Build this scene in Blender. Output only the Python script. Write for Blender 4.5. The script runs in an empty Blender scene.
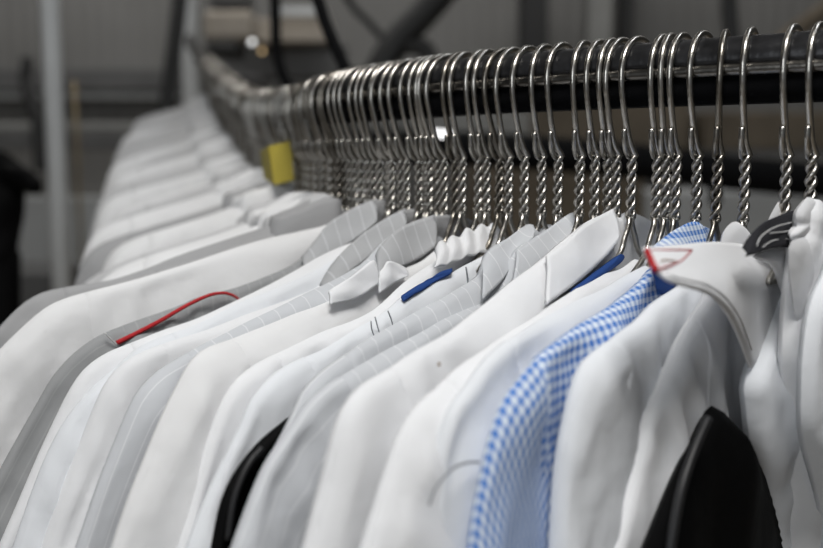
import bpy, bmesh, math, random, bisect
from mathutils import Vector, Matrix
random.seed(7)
COL = bpy.context.scene.collection
F=1000.;PITCH=math.atan(122/1000);CZ=1.65
fw=(0,math.cos(PITCH),-math.sin(PITCH));up=(0,math.sin(PITCH),math.cos(PITCH))
def proj(p):
    x,y,z=p[0],p[1],p[2]-CZ
    D=y*fw[1]+z*fw[2];U=y*up[1]+z*up[2]
    return 411.5+F*x/D,274-F*U/D,D
def ray(px,py):
    a=(px-411.5)/F;b=(274-py)/F
    return (a,fw[1]+b*up[1],fw[2]+b*up[2])
# rail top control points X,Y,Z(rel cam)
RP=[(0.62,.404,.083),(.43,.546,.083),(.206,.714,.083),(.06,.824,.081),(-.005,.885,.079),(-.075,1.0,.078),(-.137,1.2,.078),(-.20,1.42,.088),(-.274,1.7,.108),(-.40,2.2,.165),(-.62,3.1,.285),(-.98,4.5,.52)]
def cr(p0,p1,p2,p3,t):
    return tuple(.5*((2*b)+(-a+c)*t+(2*a-5*b+4*c-d)*t*t+(-a+3*b-3*c+d)*t**3) for a,b,c,d in zip(p0,p1,p2,p3))
def build():
    P=[RP[0]]+RP+[RP[-1]];out=[]
    for i in range(len(P)-3):
        for k in range(60): out.append(cr(P[i],P[i+1],P[i+2],P[i+3],k/60))
    out.append(RP[-1]);return [(a,b,c+CZ) for a,b,c in out]
PATH=build();S=[0]
for a,b in zip(PATH,PATH[1:]): S.append(S[-1]+math.dist(a,b))
def at(s):
    import bisect
    i=min(max(bisect.bisect(S,s)-1,0),len(S)-2);t=(s-S[i])/(S[i+1]-S[i])
    a,b=PATH[i],PATH[i+1];p=tuple(x+(y-x)*t for x,y in zip(a,b))
    i0=max(0,i-8);i1=min(len(PATH)-1,i+9);d=tuple(y-x for x,y in zip(PATH[i0],PATH[i1]));n=math.hypot(d[0],d[1])
    return p,(d[0]/n,d[1]/n)
def s_for_x(px,dz=-.1):
    lo,hi=0,S[-1]
    # x decreasing with s
    for _ in range(50):
        m=(lo+hi)/2;p,d=at(m)
        if proj((p[0],p[1],p[2]+dz))[0]>px: lo=m
        else: hi=m
    return lo
def plane_hit(px,py,p,e):  # e=(ex,ey) u-direction; plane through p vertical
    r=ray(px,py)  # X=r*t ; solve (p+u e)=r t
    # p0+u e0=r0 t ; p1+u e1=r1 t
    det=e[0]*(-r[1])+r[0]*e[1]
    u=(-p[0]*(-r[1])+(-r[0])*p[1])/det if 0 else None
    # solve [e0 -r0][u t]=[-p0]; [e1 -r1]=-p1
    D=e[0]*(-r[1])-(-r[0])*e[1]
    u=((-p[0])*(-r[1])-(-r[0])*(-p[1]))/D
    t=(e[0]*(-p[1])-e[1]*(-p[0]))/D
    return u,CZ+r[2]*t-p[2],t
RAILDZ = -0.0035
# ---------------------------------------------------------------- helpers
def link(o, parent=None):
    COL.objects.link(o)
    if parent is not None: o.parent = parent
    return o
def mesh_obj(name, verts, faces, mats, parent=None, smooth=True, uvs=None, fm=None):
    me = bpy.data.meshes.new(name)
    me.from_pydata([tuple(v) for v in verts], [], faces)
    if not isinstance(mats, (list, tuple)): mats = [mats]
    for m in mats: me.materials.append(m)
    for p in me.polygons: p.use_smooth = smooth
    if uvs:
        l = me.uv_layers.new(name='UVMap')
        for lp in me.loops: l.data[lp.index].uv = uvs[lp.vertex_index]
    if fm:
        for i, k in enumerate(fm): me.polygons[i].material_index = k
    me.update()
    return link(bpy.data.objects.new(name, me), parent)
def tag(o, label=None, cat=None, group=None, kind=None):
    if label: o['label'] = label
    if cat: o['category'] = cat
    if group: o['group'] = group
    if kind: o['kind'] = kind
    return o
def empty(name, loc=(0,0,0)):
    o = bpy.data.objects.new(name, None); o.empty_display_size = .02
    o.location = loc; return link(o)
def cat_rom(pts, n=8):
    P = [tuple(2*a-b for a, b in zip(pts[0], pts[1]))] + list(pts) + [tuple(2*a-b for a, b in zip(pts[-1], pts[-2]))]
    out = []
    for i in range(len(P)-3):
        for k in range(n): out.append(cr(P[i], P[i+1], P[i+2], P[i+3], k/n))
    out.append(tuple(pts[-1])); return out
def tube_geo(pts, r, n=8, V=None, Fc=None, rf=None, flat=1.0):
    V = [] if V is None else V; Fc = [] if Fc is None else Fc
    pts = [Vector(p) for p in pts]; base = len(V); N = len(pts)
    t0 = (pts[1]-pts[0]).normalized()
    nrm = t0.orthogonal().normalized()
    for i, p in enumerate(pts):
        t = (pts[min(i+1, N-1)]-pts[max(i-1, 0)]).normalized()
        nrm = (nrm - t*nrm.dot(t)).normalized(); b = t.cross(nrm)
        rr = r*(rf(i/(N-1)) if rf else 1)
        for k in range(n):
            a = 2*math.pi*k/n
            V.append(p + nrm*math.cos(a)*rr + b*math.sin(a)*rr*flat)
    for i in range(N-1):
        for k in range(n):
            k2 = (k+1) % n
            Fc.append((base+i*n+k, base+i*n+k2, base+(i+1)*n+k2, base+(i+1)*n+k))
    Fc.append(tuple(base+k for k in reversed(range(n))))
    Fc.append(tuple(base+(N-1)*n+k for k in range(n)))
    return V, Fc
def tube(name, pts, r, mat, parent=None, n=8, rf=None):
    V, Fc = tube_geo(pts, r, n, rf=rf)
    return mesh_obj(name, V, Fc, mat, parent)
def box_geo(V, Fc, c, s, rot=None):
    b = len(V)
    for x in (-.5, .5):
        for y in (-.5, .5):
            for z in (-.5, .5):
                v = Vector((x*s[0], y*s[1], z*s[2]))
                if rot: v = rot @ v
                V.append(v + Vector(c))
    for f in ((0,1,3,2),(4,6,7,5),(0,4,5,1),(2,3,7,6),(0,2,6,4),(1,5,7,3)):
        Fc.append(tuple(b+i for i in f))
def box(name, c, s, mat, parent=None, bevel=0, rot=None):
    V, Fc = [], []; box_geo(V, Fc, (0,0,0), s, rot)
    o = mesh_obj(name, V, Fc, mat, parent, smooth=False); o.location = c
    if bevel:
        m = o.modifiers.new('b', 'BEVEL'); m.width = bevel; m.segments = 3
    return o
def at_px(px, py, D):     # point at depth D in front of the camera seen through that pixel
    r = ray(px, py); return Vector((r[0]*D, r[1]*D, CZ + r[2]*D))
def noise1(x, seed):
    return math.sin(x*1.7+seed*3.1)+.6*math.sin(x*3.9+seed*1.3)+.35*math.sin(x*8.3+seed*5.7)

# ---------------------------------------------------------------- materials
def nodes(name):
    m = bpy.data.materials.new(name); m.use_nodes = True
    nt = m.node_tree; b = nt.nodes['Principled BSDF']; return m, nt, b
def simple(name, col, rough=.6, metal=0, var=.0, scale=6, bump=0, bscale=40, spec=.5, em=None, es=0):
    m, nt, b = nodes(name); N, L = nt.nodes, nt.links
    b.inputs['Base Color'].default_value = (*col, 1); b.inputs['Roughness'].default_value = rough
    b.inputs['Metallic'].default_value = metal; b.inputs['Specular IOR Level'].default_value = spec
    tc = N.new('ShaderNodeTexCoord')
    if var:
        n = N.new('ShaderNodeTexNoise'); n.inputs['Scale'].default_value = scale; n.inputs['Detail'].default_value = 5
        L.new(tc.outputs['Object'], n.inputs['Vector'])
        r = N.new('ShaderNodeValToRGB'); r.color_ramp.elements[0].position = .3; r.color_ramp.elements[1].position = .7
        r.color_ramp.elements[0].color = (*[c*(1-var) for c in col], 1)
        r.color_ramp.elements[1].color = (*[min(1, c*(1+var)) for c in col], 1)
        L.new(n.outputs['Fac'], r.inputs['Fac']); L.new(r.outputs['Color'], b.inputs['Base Color'])
    if bump:
        n = N.new('ShaderNodeTexNoise'); n.inputs['Scale'].default_value = bscale
        L.new(tc.outputs['Object'], n.inputs['Vector'])
        bp = N.new('ShaderNodeBump'); bp.inputs['Strength'].default_value = bump; bp.inputs['Distance'].default_value = .002
        L.new(n.outputs['Fac'], bp.inputs['Height']); L.new(bp.outputs['Normal'], b.inputs['Normal'])
    if em:
        b.inputs['Emission Color'].default_value = (*em, 1); b.inputs['Emission Strength'].default_value = es
    return m
def math_n(N, L, op, a, bb=None, c=None):
    n = N.new('ShaderNodeMath'); n.operation = op
    for i, v in enumerate((a, bb, c)):
        if v is None: continue
        if isinstance(v, (int, float)): n.inputs[i].default_value = v
        else: L.new(v, n.inputs[i])
    return n.outputs[0]
def fabric(name, col, pattern=None, col2=None, period=.012, rough=.85, wrinkle=.35, sheen=.0, duty=.12):
    m, nt, b = nodes(name); N, L = nt.nodes, nt.links
    b.inputs['Roughness'].default_value = rough; b.inputs['Specular IOR Level'].default_value = .2
    b.inputs['Sheen Weight'].default_value = sheen; b.inputs['Sheen Roughness'].default_value = .5
    tc = N.new('ShaderNodeTexCoord')
    sx = N.new('ShaderNodeSeparateXYZ'); L.new(tc.outputs['UV'], sx.inputs[0])
    U, Vv = sx.outputs[0], sx.outputs[1]
    # slight unevenness of the cloth colour
    no = N.new('ShaderNodeTexNoise'); no.inputs['Scale'].default_value = 9; no.inputs['Detail'].default_value = 4
    L.new(tc.outputs['Object'], no.inputs['Vector'])
    rp = N.new('ShaderNodeValToRGB'); rp.color_ramp.elements[0].position = .3; rp.color_ramp.elements[1].position = .7
    rp.color_ramp.elements[0].color = (*[c*.965 for c in col], 1); rp.color_ramp.elements[1].color = (*col, 1)
    L.new(no.outputs['Fac'], rp.inputs['Fac'])
    out = rp.outputs['Color']
    if pattern:
        fu = math_n(N, L, 'FRACT', math_n(N, L, 'MULTIPLY', U, 1/period))
        su = math_n(N, L, 'LESS_THAN', fu, duty if pattern == 'stripe' else .5)
        if pattern == 'gingham':
            fv = math_n(N, L, 'FRACT', math_n(N, L, 'MULTIPLY', Vv, 1/period))
            sv = math_n(N, L, 'LESS_THAN', fv, .5)
            su = math_n(N, L, 'MULTIPLY', math_n(N, L, 'ADD', su, sv), .5)
        mx = N.new('ShaderNodeMix'); mx.data_type = 'RGBA'
        L.new(su, mx.inputs[0]); L.new(out, mx.inputs[6]); mx.inputs[7].default_value = (*col2, 1)
        out = mx.outputs[2]
    L.new(out, b.inputs['Base Color'])
    w = N.new('ShaderNodeTexNoise'); w.inputs['Scale'].default_value = 26; w.inputs['Detail'].default_value = 3
    L.new(tc.outputs['Object'], w.inputs['Vector'])
    wv = N.new('ShaderNodeTexNoise'); wv.inputs['Scale'].default_value = 900
    L.new(tc.outputs['UV'], wv.inputs['Vector'])
    h = math_n(N, L, 'MULTIPLY_ADD', wv.outputs['Fac'], .05, w.outputs['Fac'])
    bp = N.new('ShaderNodeBump'); bp.inputs['Strength'].default_value = wrinkle; bp.inputs['Distance'].default_value = .006
    L.new(h, bp.inputs['Height']); L.new(bp.outputs['Normal'], b.inputs['Normal'])
    return m
M = {}
M['white'] = fabric('white_cotton', (.78, .785, .80))
M['cool'] = fabric('cool_white_cotton', (.75, .77, .80))
M['warm'] = fabric('off_white_cotton', (.76, .76, .765))
M['grey'] = fabric('grey_cotton', (.31, .315, .32), 'stripe', (.345, .35, .355), .011)
M['greystripe'] = fabric('grey_pinstripe', (.43, .435, .445), 'stripe', (.53, .54, .555), .0125, duty=.09)
M['palestripe'] = fabric('pale_pinstripe', (.56, .575, .60), 'stripe', (.66, .67, .69), .014, duty=.07)
M['dim'] = fabric('dimmed_white_cotton', (.54, .54, .545))  # white cloth greyed to carry the weaker light on far garments
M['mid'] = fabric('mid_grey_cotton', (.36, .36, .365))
M['check'] = fabric('blue_gingham', (.72, .79, .88), 'gingham', (.07, .20, .56), .0064, wrinkle=.25)
M['black'] = fabric('black_cloth', (.003, .003, .0032), rough=.6, sheen=0)
M['black'].node_tree.nodes['Principled BSDF'].inputs['Specular IOR Level'].default_value = .06
M['blackstripe'] = fabric('black_collar_cloth', (.02, .02, .024), rough=.8, sheen=.02)
M['navy'] = fabric('navy_cloth', (.02, .06, .22), rough=.8)
M['blue'] = fabric('light_blue_cloth', (.35, .52, .78))
M['thread'] = simple('grey_thread', (.25, .26, .28), .8, var=.1)
M['whitethread'] = simple('white_thread', (.6, .6, .6), .8, var=.1)
M['red'] = simple('red_thread', (.42, .01, .015), .8, var=.15, scale=300)
M['tan'] = simple('tan_thread', (.32, .22, .14), .8, var=.15, scale=300)
M['steel'] = simple('galvanised_wire', (.46, .44, .405), .29, 1, var=.2, scale=70, bump=.15, bscale=300)
M['darksteel'] = simple('dark_wire', (.26, .24, .21), .30, 1, var=.25, scale=70, bump=.15, bscale=300)
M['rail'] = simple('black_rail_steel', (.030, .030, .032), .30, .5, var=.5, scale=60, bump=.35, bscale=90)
M['railedge'] = simple('highlight_rail_edge', (.15, .142, .13), .30, 1, var=.35, scale=40, bump=.2, bscale=120)  # paler metal carries the highlight band along the lip
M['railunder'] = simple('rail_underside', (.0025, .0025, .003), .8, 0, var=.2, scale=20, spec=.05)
M['yellow'] = simple('yellow_card', (.40, .32, .03), .6, var=.06, scale=30)

# ---------------------------------------------------------------- rail
def frame(s):
    p, d = at(s)
    ew = (-d[0], -d[1])                   # towards the near end of the rail
    eu = (-abs(d[1]), -abs(d[0]))         # perpendicular, towards the camera's left
    n = math.hypot(*eu); return p, (eu[0]/n, eu[1]/n), ew
def sweep(name, prof, mat, parent, s0, s1, n, closed=True):
    V, Fc = [], []; k = len(prof)
    for i in range(n+1):
        s = s0+(s1-s0)*i/n; p, eu, ew = frame(s)
        for u, v in prof:
            V.append((p[0]+eu[0]*u, p[1]+eu[1]*u, p[2]+v))
    for i in range(n):
        for j in range(k):
            j2 = (j+1) % k
            Fc.append((i*k+j, i*k+j2, (i+1)*k+j2, (i+1)*k+j))
    Fc.append(tuple(range(k))); Fc.append(tuple(n*k+j for j in reversed(range(k))))
    return mesh_obj(name, V, Fc, mat, parent)
SE = S[-1]
rail = empty('garment_rail', (PATH[0][0], PATH[0][1], PATH[0][2]))
tag(rail, 'long black steel rail with a bright highlight edge carrying all the wire hangers', 'rail')
def keep(o, par):
    o.parent = par; o.matrix_parent_inverse = Matrix.Translation(par.location).inverted(); return o
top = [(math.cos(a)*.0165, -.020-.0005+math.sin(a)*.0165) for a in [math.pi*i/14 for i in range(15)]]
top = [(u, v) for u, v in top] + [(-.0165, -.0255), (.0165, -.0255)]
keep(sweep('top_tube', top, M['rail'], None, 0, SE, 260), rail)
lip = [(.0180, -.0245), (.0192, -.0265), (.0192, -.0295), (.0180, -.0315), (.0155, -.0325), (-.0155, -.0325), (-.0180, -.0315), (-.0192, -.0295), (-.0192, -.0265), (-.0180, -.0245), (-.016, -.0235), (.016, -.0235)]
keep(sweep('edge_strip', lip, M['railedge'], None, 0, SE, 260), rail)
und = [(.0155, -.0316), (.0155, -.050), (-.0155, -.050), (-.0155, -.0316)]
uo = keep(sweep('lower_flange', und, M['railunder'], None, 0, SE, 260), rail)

# ---------------------------------------------------------------- hangers
def hanger_meshes(R, lean, mat, tag_, nar=1.0):
    """local axes: X = u (towards camera-left side), Y = w, Z = v; origin at the top of the hook"""
    pts = []
    c0 = .0205-R
    pts.append((c0-R*.93, 0, -R-.014)); pts.append((c0-R, 0, -R-.006))
    for i in range(0, 17):
        a = math.pi - math.pi*i/16
        pts.append((c0+R*math.cos(a), 0, -R+R*math.sin(a)))
    pts += [(.0203, 0, -R-.008), (.0175, 0, -.046), (.0115+lean, 0, -.062), (.0052+lean, .0003, -.076), (.0012, .0018, -.0828), (-.0004, .0025, -.086)]
    pts = cat_rom(pts, 3)
    V, Fc = tube_geo(pts, .00235, 10)
    # short cut end of the second strand
    tube_geo(cat_rom([(.0125, -.0008, -.0665), (.0115, -.0010, -.0745), (.0080, -.0016, -.0815), (.0004, -.0025, -.0865)], 4), .0021, 8, V, Fc)
    me1 = bpy.data.meshes.new('hook'); me1.from_pydata([tuple(v) for v in V], [], Fc)
    V, Fc = [], []
    turns = 2.5; v0, v1 = -.0855, -.130
    for ph in (0, math.pi):
        h = []
        for i in range(61):
            t = i/60; a = math.pi/2+ph-turns*2*math.pi*t
            h.append((.00225*math.cos(a), .00225*math.sin(a), v0+(v1-v0)*t))
        tube_geo(h, .00205, 8, V, Fc)
    me2 = bpy.data.meshes.new('twisted_neck'); me2.from_pydata([tuple(v) for v in V], [], Fc)
    aE = math.pi/2-turns*2*math.pi
    cx, cy = .00225*math.cos(aE), .00225*math.sin(aE)
    V, Fc = [], []
    for s in (1, -1):
        pass
    loop = [(cx, cy, v1), (.0035, .0005, -.1345), (.0095, 0, -.146), (.024, 0, -.162), (.10, 0, -.200), (.175, 0, -.232), (.186, 0, -.239), (.180, 0, -.245),
            (.12, 0, -.245), (0, 0, -.245), (-.12, 0, -.245), (-.180, 0, -.245), (-.186, 0, -.239), (-.175, 0, -.232), (-.10, 0, -.200), (-.024, 0, -.162), (-.0095, 0, -.146), (-.0035, -.0005, -.1345), (-cx, -cy, v1)]
    loop = [(x*(nar if abs(x) > .02 else 1), y, z if nar == 1 or z > -.15 else -.15+(z+.15)*.2) for x, y, z in loop]
    tube_geo(cat_rom(loop, 4), .0022, 6, V, Fc)
    me3 = bpy.data.meshes.new('shoulder_wire'); me3.from_pydata([tuple(v) for v in V], [], Fc)
    for me in (me1, me2, me3):
        me.materials.append(mat)
        for p in me.polygons: p.use_smooth = True
    return me1, me2, me3
HV = [hanger_meshes(.0265, 0, M['steel'], 0), hanger_meshes(.0250, .001, M['steel'], 1), hanger_meshes(.0270, -.0005, M['darksteel'], 2), hanger_meshes(.0280, .0015, M['steel'], 3), hanger_meshes(.0265, 0, M['steel'], 4, .14), hanger_meshes(.0275, 0, M['darksteel'], 5, .14)]
def basis(s, yaw=0, tilt=0):
    p, eu, ew = frame(s)
    m = Matrix(((eu[0], ew[0], 0, 0), (eu[1], ew[1], 0, 0), (0, 0, 1, 0), (0, 0, 0, 1)))
    if m.to_3x3().determinant() < 0: pass
    return Matrix.Translation(p) @ m @ Matrix.Rotation(yaw, 4, 'Z') @ Matrix.Rotation(tilt, 4, 'Y')
PROTO = []
def hanger(s, var, yaw, tilt, label, group):
    m = basis(s, 0, tilt)
    root = bpy.data.objects.new('wire_hanger', None); root.empty_display_size = .02; link(root)
    # mirrored frame: keep a proper rotation by flipping w
    root.matrix_world = fixm(m)
    for nm, me in zip(('hook', 'twisted_neck', 'shoulder_wire'), HV[var]):
        o = bpy.data.objects.new(nm, me); link(o, root)
        if nm != 'shoulder_wire': o.rotation_euler.z = yaw
    tag(root, label, 'hanger', group); return root
def fixm(m):
    if m.to_3x3().determinant() < 0:
        f = Matrix.Diagonal((1, -1, 1, 1)); return m @ f
    return m
def ordinal(n):
    w = ['', 'first', 'second', 'third', 'fourth', 'fifth', 'sixth', 'seventh', 'eighth', 'ninth', 'tenth', 'eleventh', 'twelfth', 'thirteenth', 'fourteenth', 'fifteenth', 'sixteenth', 'seventeenth', 'eighteenth', 'nineteenth']
    if n < 20: return w[n]
    tens = {2: 'twenty', 3: 'thirty', 4: 'forty'}[n//10]
    return {20: 'twentieth', 30: 'thirtieth', 40: 'fortieth'}.get(n, tens+'-'+w[n % 10])
TW = [812, 787, 745, 720, 697, 677, 666, 658, 633, 616, 607, 595, 581, 559, 541, 525, 509, 500, 485, 479, 463, 455, 444, 437, 431, 425, 418, 407, 399, 393, 387, 381, 374, 367, 360, 354, 348]
rnd = random.Random(3)
HS = {}
spec = {812: 'of the white garment at the right edge', 787: 'rising from the black stitched collar', 745: 'over the small white collar tip',
        720: 'with darker twist ending behind the big collar flap', 697: 'rising from the blue gingham collar', 633: 'with bare spread wires beside the big plain collar'}
last_s = None
for i, x in enumerate(TW):
    s = s_for_x(x)
    if last_s is not None and s < last_s+.0052: s = last_s+.0052
    last_s = s; HS[x] = s
    lab = 'steel wire hanger with twisted neck, %s from the right end' % ordinal(i+1)
    if x in spec: lab = 'wire hanger %s, %s from right' % (spec[x], ordinal(i+1))
    var = 2 if x in (720, 500, 455) else rnd.choice((0, 1, 3, 0))
    yaw = rnd.uniform(-.16, .16)
    if x in (812, 787, 745): var = 4
    if x == 720: yaw = .25; var = 5
    tilt = rnd.uniform(-.02, .02)
    if x == 720: tilt = -.05
    hanger(s, var, yaw, tilt, lab, 'wire hangers on the near stretch of rail')
s = last_s; FARH = []
while s < 3.22:
    s += (.0080 if s < 1.15 else (.010 if s < 1.7 else .014))*rnd.choice((.35, .5, .8, 1.2, 1.9))
    FARH.append(s)
    hanger(s, rnd.choice((0, 2, 2, 2, 3)), rnd.uniform(-.35, .35), rnd.uniform(-.05, .05),
           'steel wire hanger crowded among others on the blurred far stretch of the rail', 'blurred hangers on the far stretch of rail')
# ---------------------------------------------------------------- garments
def resample(pts, n):
    d = [0]
    for a, b in zip(pts, pts[1:]): d.append(d[-1]+math.dist(a, b))
    out = []
    for i in range(n):
        t = d[-1]*i/(n-1); k = min(max(bisect.bisect(d, t)-1, 0), len(pts)-2)
        f = (t-d[k])/max(1e-9, d[k+1]-d[k]); f = min(1, max(0, f))
        out.append(tuple(x+(y-x)*f for x, y in zip(pts[k], pts[k+1])))
    return out, d[-1]
def px_uv(s, pts, woff=0.0):
    p, eu, ew = frame(s)
    q = (p[0]+ew[0]*woff, p[1]+ew[1]*woff, p[2])
    return [plane_hit(x, y, q, eu)[:2] for x, y in pts]
def ridge3(pl, body_n=40):
    """smooth a (u,v) ridge and split it into shoulder and sleeve outline"""
    sm = cat_rom([(a, b, 0) for a, b in pl], 6); sm = [(a, b) for a, b, c in sm]
    return sm
from mathutils import noise as mnoise
def crumple(u, v, sd, side):
    a = mnoise.noise(Vector((u*16+v*5, v*9-u*3, sd*3.7+side*1.3)))
    c = mnoise.noise(Vector((u*42+v*20, v*22, sd*5.1+side*2.9)))
    x = u+v*.33+.03*a
    r = abs(mnoise.noise(Vector((x*17, v*3.2, sd*2.3+side*4.1)))); e = abs(mnoise.noise(Vector((x*38+9, v*6, sd*1.9+side*2.1))))
    k = 1.35 if side > 0 else .35
    mk = .3 if sd == 13 else max(0, mnoise.noise(Vector((u*9, v*7, sd+77.3)))+.10)*1.5
    pl = (.5+.5*math.sin(2*math.pi*(u-v*.45)/.033+3*a+sd))**1.5
    return k*(.0034*mk*pl+.0060*a+.0018*c+.0085*(.28-min(.28, r))-.005*(.2-min(.2, e)))
def circ(x):
    x = min(1, max(0, x)); return math.sqrt(1-(1-x)**2)
class Fold:
    def __init__(self, seed, n, amp):
        r = random.Random(seed); self.f = []
        for i in range(n):
            self.f.append((r.uniform(.05, .95), r.uniform(-.35, .35), r.uniform(.03, .09), r.choice((-1, 1, 1))*amp*r.uniform(.4, 1), r.uniform(0, .5)))
    def __call__(self, q, t):
        w = 0
        for q0, sl, sg, a, t0 in self.f:
            x = abs((q-(q0+sl*(t-.3)))/sg)
            ramp = min(1, max(0, (t-t0)/.25+.25))
            w += a*math.exp(-x**1.35)*ramp
        return w
def garment(name, s, ridge, mat, label, cat, group=None, th=.0048, ths=.0065, lean=.017, seed=1, collar='shirt', cmat=None, L=.70, seam_back=.030,
            sleeve_w=.085, res=1.0, amp=.0075, woff=0.0, place=True, drape=False, swoff=0.0, cuff_u=None, collar_len=.072, flare=.0, rr=.0055, ctop=.001, dsl=.35):
    root = bpy.data.objects.new(name, None); root.empty_display_size = .02; link(root)
    if place: root.matrix_world = basis(s)
    tag(root, label, cat, group)
    sm = ridge3(ridge)
    # extend the sleeve outline down to the cuff
    lu, lv = sm[-1]; pu, pv = sm[max(0, len(sm)-6)]
    du = max(-.25, min(.5, (lu-pu)/max(1e-4, abs(lv-pv))))
    end_v = -.66
    if lv > end_v:
        for k in range(1, 9):
            t = k/8
            sm.append((lu+du*(lv-(lv+(end_v-lv)*t))*(1-.35*t), lv+(end_v-lv)*t))
    rnd = random.Random(seed)
    nr = lambda x: max(6, int(x*res))
    bodyF = [Fold(seed*7+1, 7, amp), Fold(seed*7+2, 7, amp*.35)]
    slF = [Fold(seed*7+3, 7, amp*1.1), Fold(seed*7+4, 7, amp*.4)]
    wav = lambda u: .0012*noise1(u*14, seed)
    if drape:
        n = nr(80); R, ln = resample(sm, n); V, Fc, UV = [], [], []
        K = nr(22)
        for side in (1, -1):
            base = len(V)
            for i, (u, v) in enumerate(R):
                t = i/(n-1)
                for j in range(K+1):
                    q = j/K; d = .17*q**1.3
                    prof = math.sqrt(max(0, 1-(1-min(1, d/.007))**2))
                    w = lean*(1-math.exp(-d/.038))+side*ths*prof*(1-.3*q)+crumple(u-d, v-d*.35, seed, side)*min(1, d/.012) + wav(v*.6)*.5*min(1, t*3)+woff + slF[0 if side > 0 else 1](q*.8, t)*min(1, q*4)
                    V.append((u-d, w, v-d*dsl)); UV.append((u-d, v-d*dsl))
            for i in range(n-1):
                for j in range(K):
                    a = base+i*(K+1)+j; f = (a, a+1, a+K+2, a+K+1); Fc.append(f if side < 0 else f[::-1])
        mesh_obj('body', V, Fc, mat, root, uvs=UV)
        return root
    # shoulder seam: last point before the outline turns steep
    tip = len(sm)-1
    for i in range(2, len(sm)-1):
        a = sm[i]; b = sm[i+1]
        if a[0] > .12 and abs(b[1]-a[1]) > .62*max(1e-5, b[0]-a[0]): tip = i; break
    k = tip; acc = 0
    while k > 1 and acc < seam_back:
        acc += math.dist(sm[k], sm[k-1]); k -= 1
    sh = sm[:k+1]; sl = sm[k:]
    ut, vt = sh[-1]
    # body --------------------------------------------------------------
    u_in = sh[0][0]
    half = [( .0, sh[0][1]-.006)] + [(a, b) for a, b in sh if a > .012]
    half, _ = resample(half, nr(34))
    side_u = ut+.040
    cols = [(-a, b) for a, b in reversed(half)][:-1] + half
    e = half[-1]; ext = [(e[0]+.028*q, e[1]-.09*q-.004) for q in (.3, .6, 1)]
    cols = [(-a, b) for a, b in reversed(ext)] + cols + ext
    K = nr(44); V, Fc, UV = [], [], []
    for side in (1, -1):
        base = len(V)
        for (u, v) in cols:
            ed = max(0, min(1, (side_u-abs(u))/.03)); ed = math.sqrt(1-(1-ed)**2)
            neck = .35+.65*min(1, abs(u)/.04)
            arc = 0; last = None
            for j in range(K+1):
                d = L*(j/K)**1.6
                prof = math.sqrt(max(0, 1-(1-min(1, d/.005))**2))
                wd = th*(1+.35*min(1, d/.3)); lw = lean*(1-math.exp(-d/.038))*(.4+.6*min(1, abs(u)/.05))
                q = (u/(2*side_u))+.5
                fold = bodyF[0 if side > 0 else 1](q, min(1, d/.35))*min(1, d/.02)
                w = lw+side*(wd*prof*(.25+.75*ed)) + (fold*max(0, 1-(abs(u)/ut)**3) + crumple(u, v-d, seed, side)*min(1, d/.012))*min(1, ed) + wav(u)+woff
                uu = u*(1-.12*min(1, d/.25)*(abs(u)/side_u))
                V.append((uu, w, v-d)); cur = (w, v-d)
                if last: arc += math.dist(cur, last)
                last = cur; UV.append((uu, v-arc*side))
        for i in range(len(cols)-1):
            for j in range(K):
                a = base+i*(K+1)+j; f = (a, a+1, a+K+2, a+K+1); Fc.append(f if side < 0 else f[::-1])
    mesh_obj('body', V, Fc, mat, root, uvs=UV)
    # sleeves -----------------------------------------------------------
    for sg in (1, -1):
        n = nr(64); R, ln = resample(sl, n)
        K = nr(28); V, Fc, UV = [], [], []
        A = (ut-.030, vt-.17); C = (R[-1][0]-sleeve_w, R[-1][1]-.004)
        for side in (1, -1):
            base = len(V)
            for i, (u, v) in enumerate(R):
                t = i/(n-1)
                tt = t**.9
                I = (A[0]+(C[0]-A[0])*tt, A[1]+(C[1]-A[1])*tt)
                tm = min(1, t*2.2)
                arc = 0; last = None
                for j in range(K+1):
                    q = (j/K)**1.7
                    D_ = math.hypot(I[0]-u, I[1]-v); prof = circ(q*D_/rr)*circ((1-q)*D_/(.006+.02*min(1, t*4)))
                    dd = q*D_; thk = th*(1+.35*min(1, dd/.3))*(1-tm)+(ths+flare*t)*tm; lw = lean*(1-math.exp(-dd/.038))*(1-.5*t)
                    w = lw+side*thk*prof + slF[0 if side > 0 else 1](q, t)*max(0, math.sin(math.pi*q))**.5*min(1, t*5) + crumple(u+(I[0]-u)*q, v+(I[1]-v)*q, seed, side)*min(1, q*D_/.012) + wav(ut)*(1-t)+woff+swoff*min(1, t*3)+.002*noise1(t*5, seed+3)*t
                    pu, pv = u+(I[0]-u)*q, v+(I[1]-v)*q
                    V.append((sg*pu, w, pv)); cur = (pu, w, pv)
                    if last: arc += math.dist(cur, last)
                    last = cur; UV.append((side*arc+ut, vt-ln*t))
            for i in range(n-1):
                for j in range(K):
                    a = base+i*(K+1)+j; f = (a, a+1, a+K+2, a+K+1); Fc.append(f if (side < 0) == (sg > 0) else f[::-1])
        mesh_obj('sleeve', V, Fc, mat, root, uvs=UV)
    if collar: make_collar(root, half, cmat or mat, collar, seed, collar_len, woff, res, ctop)
    return root
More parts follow.
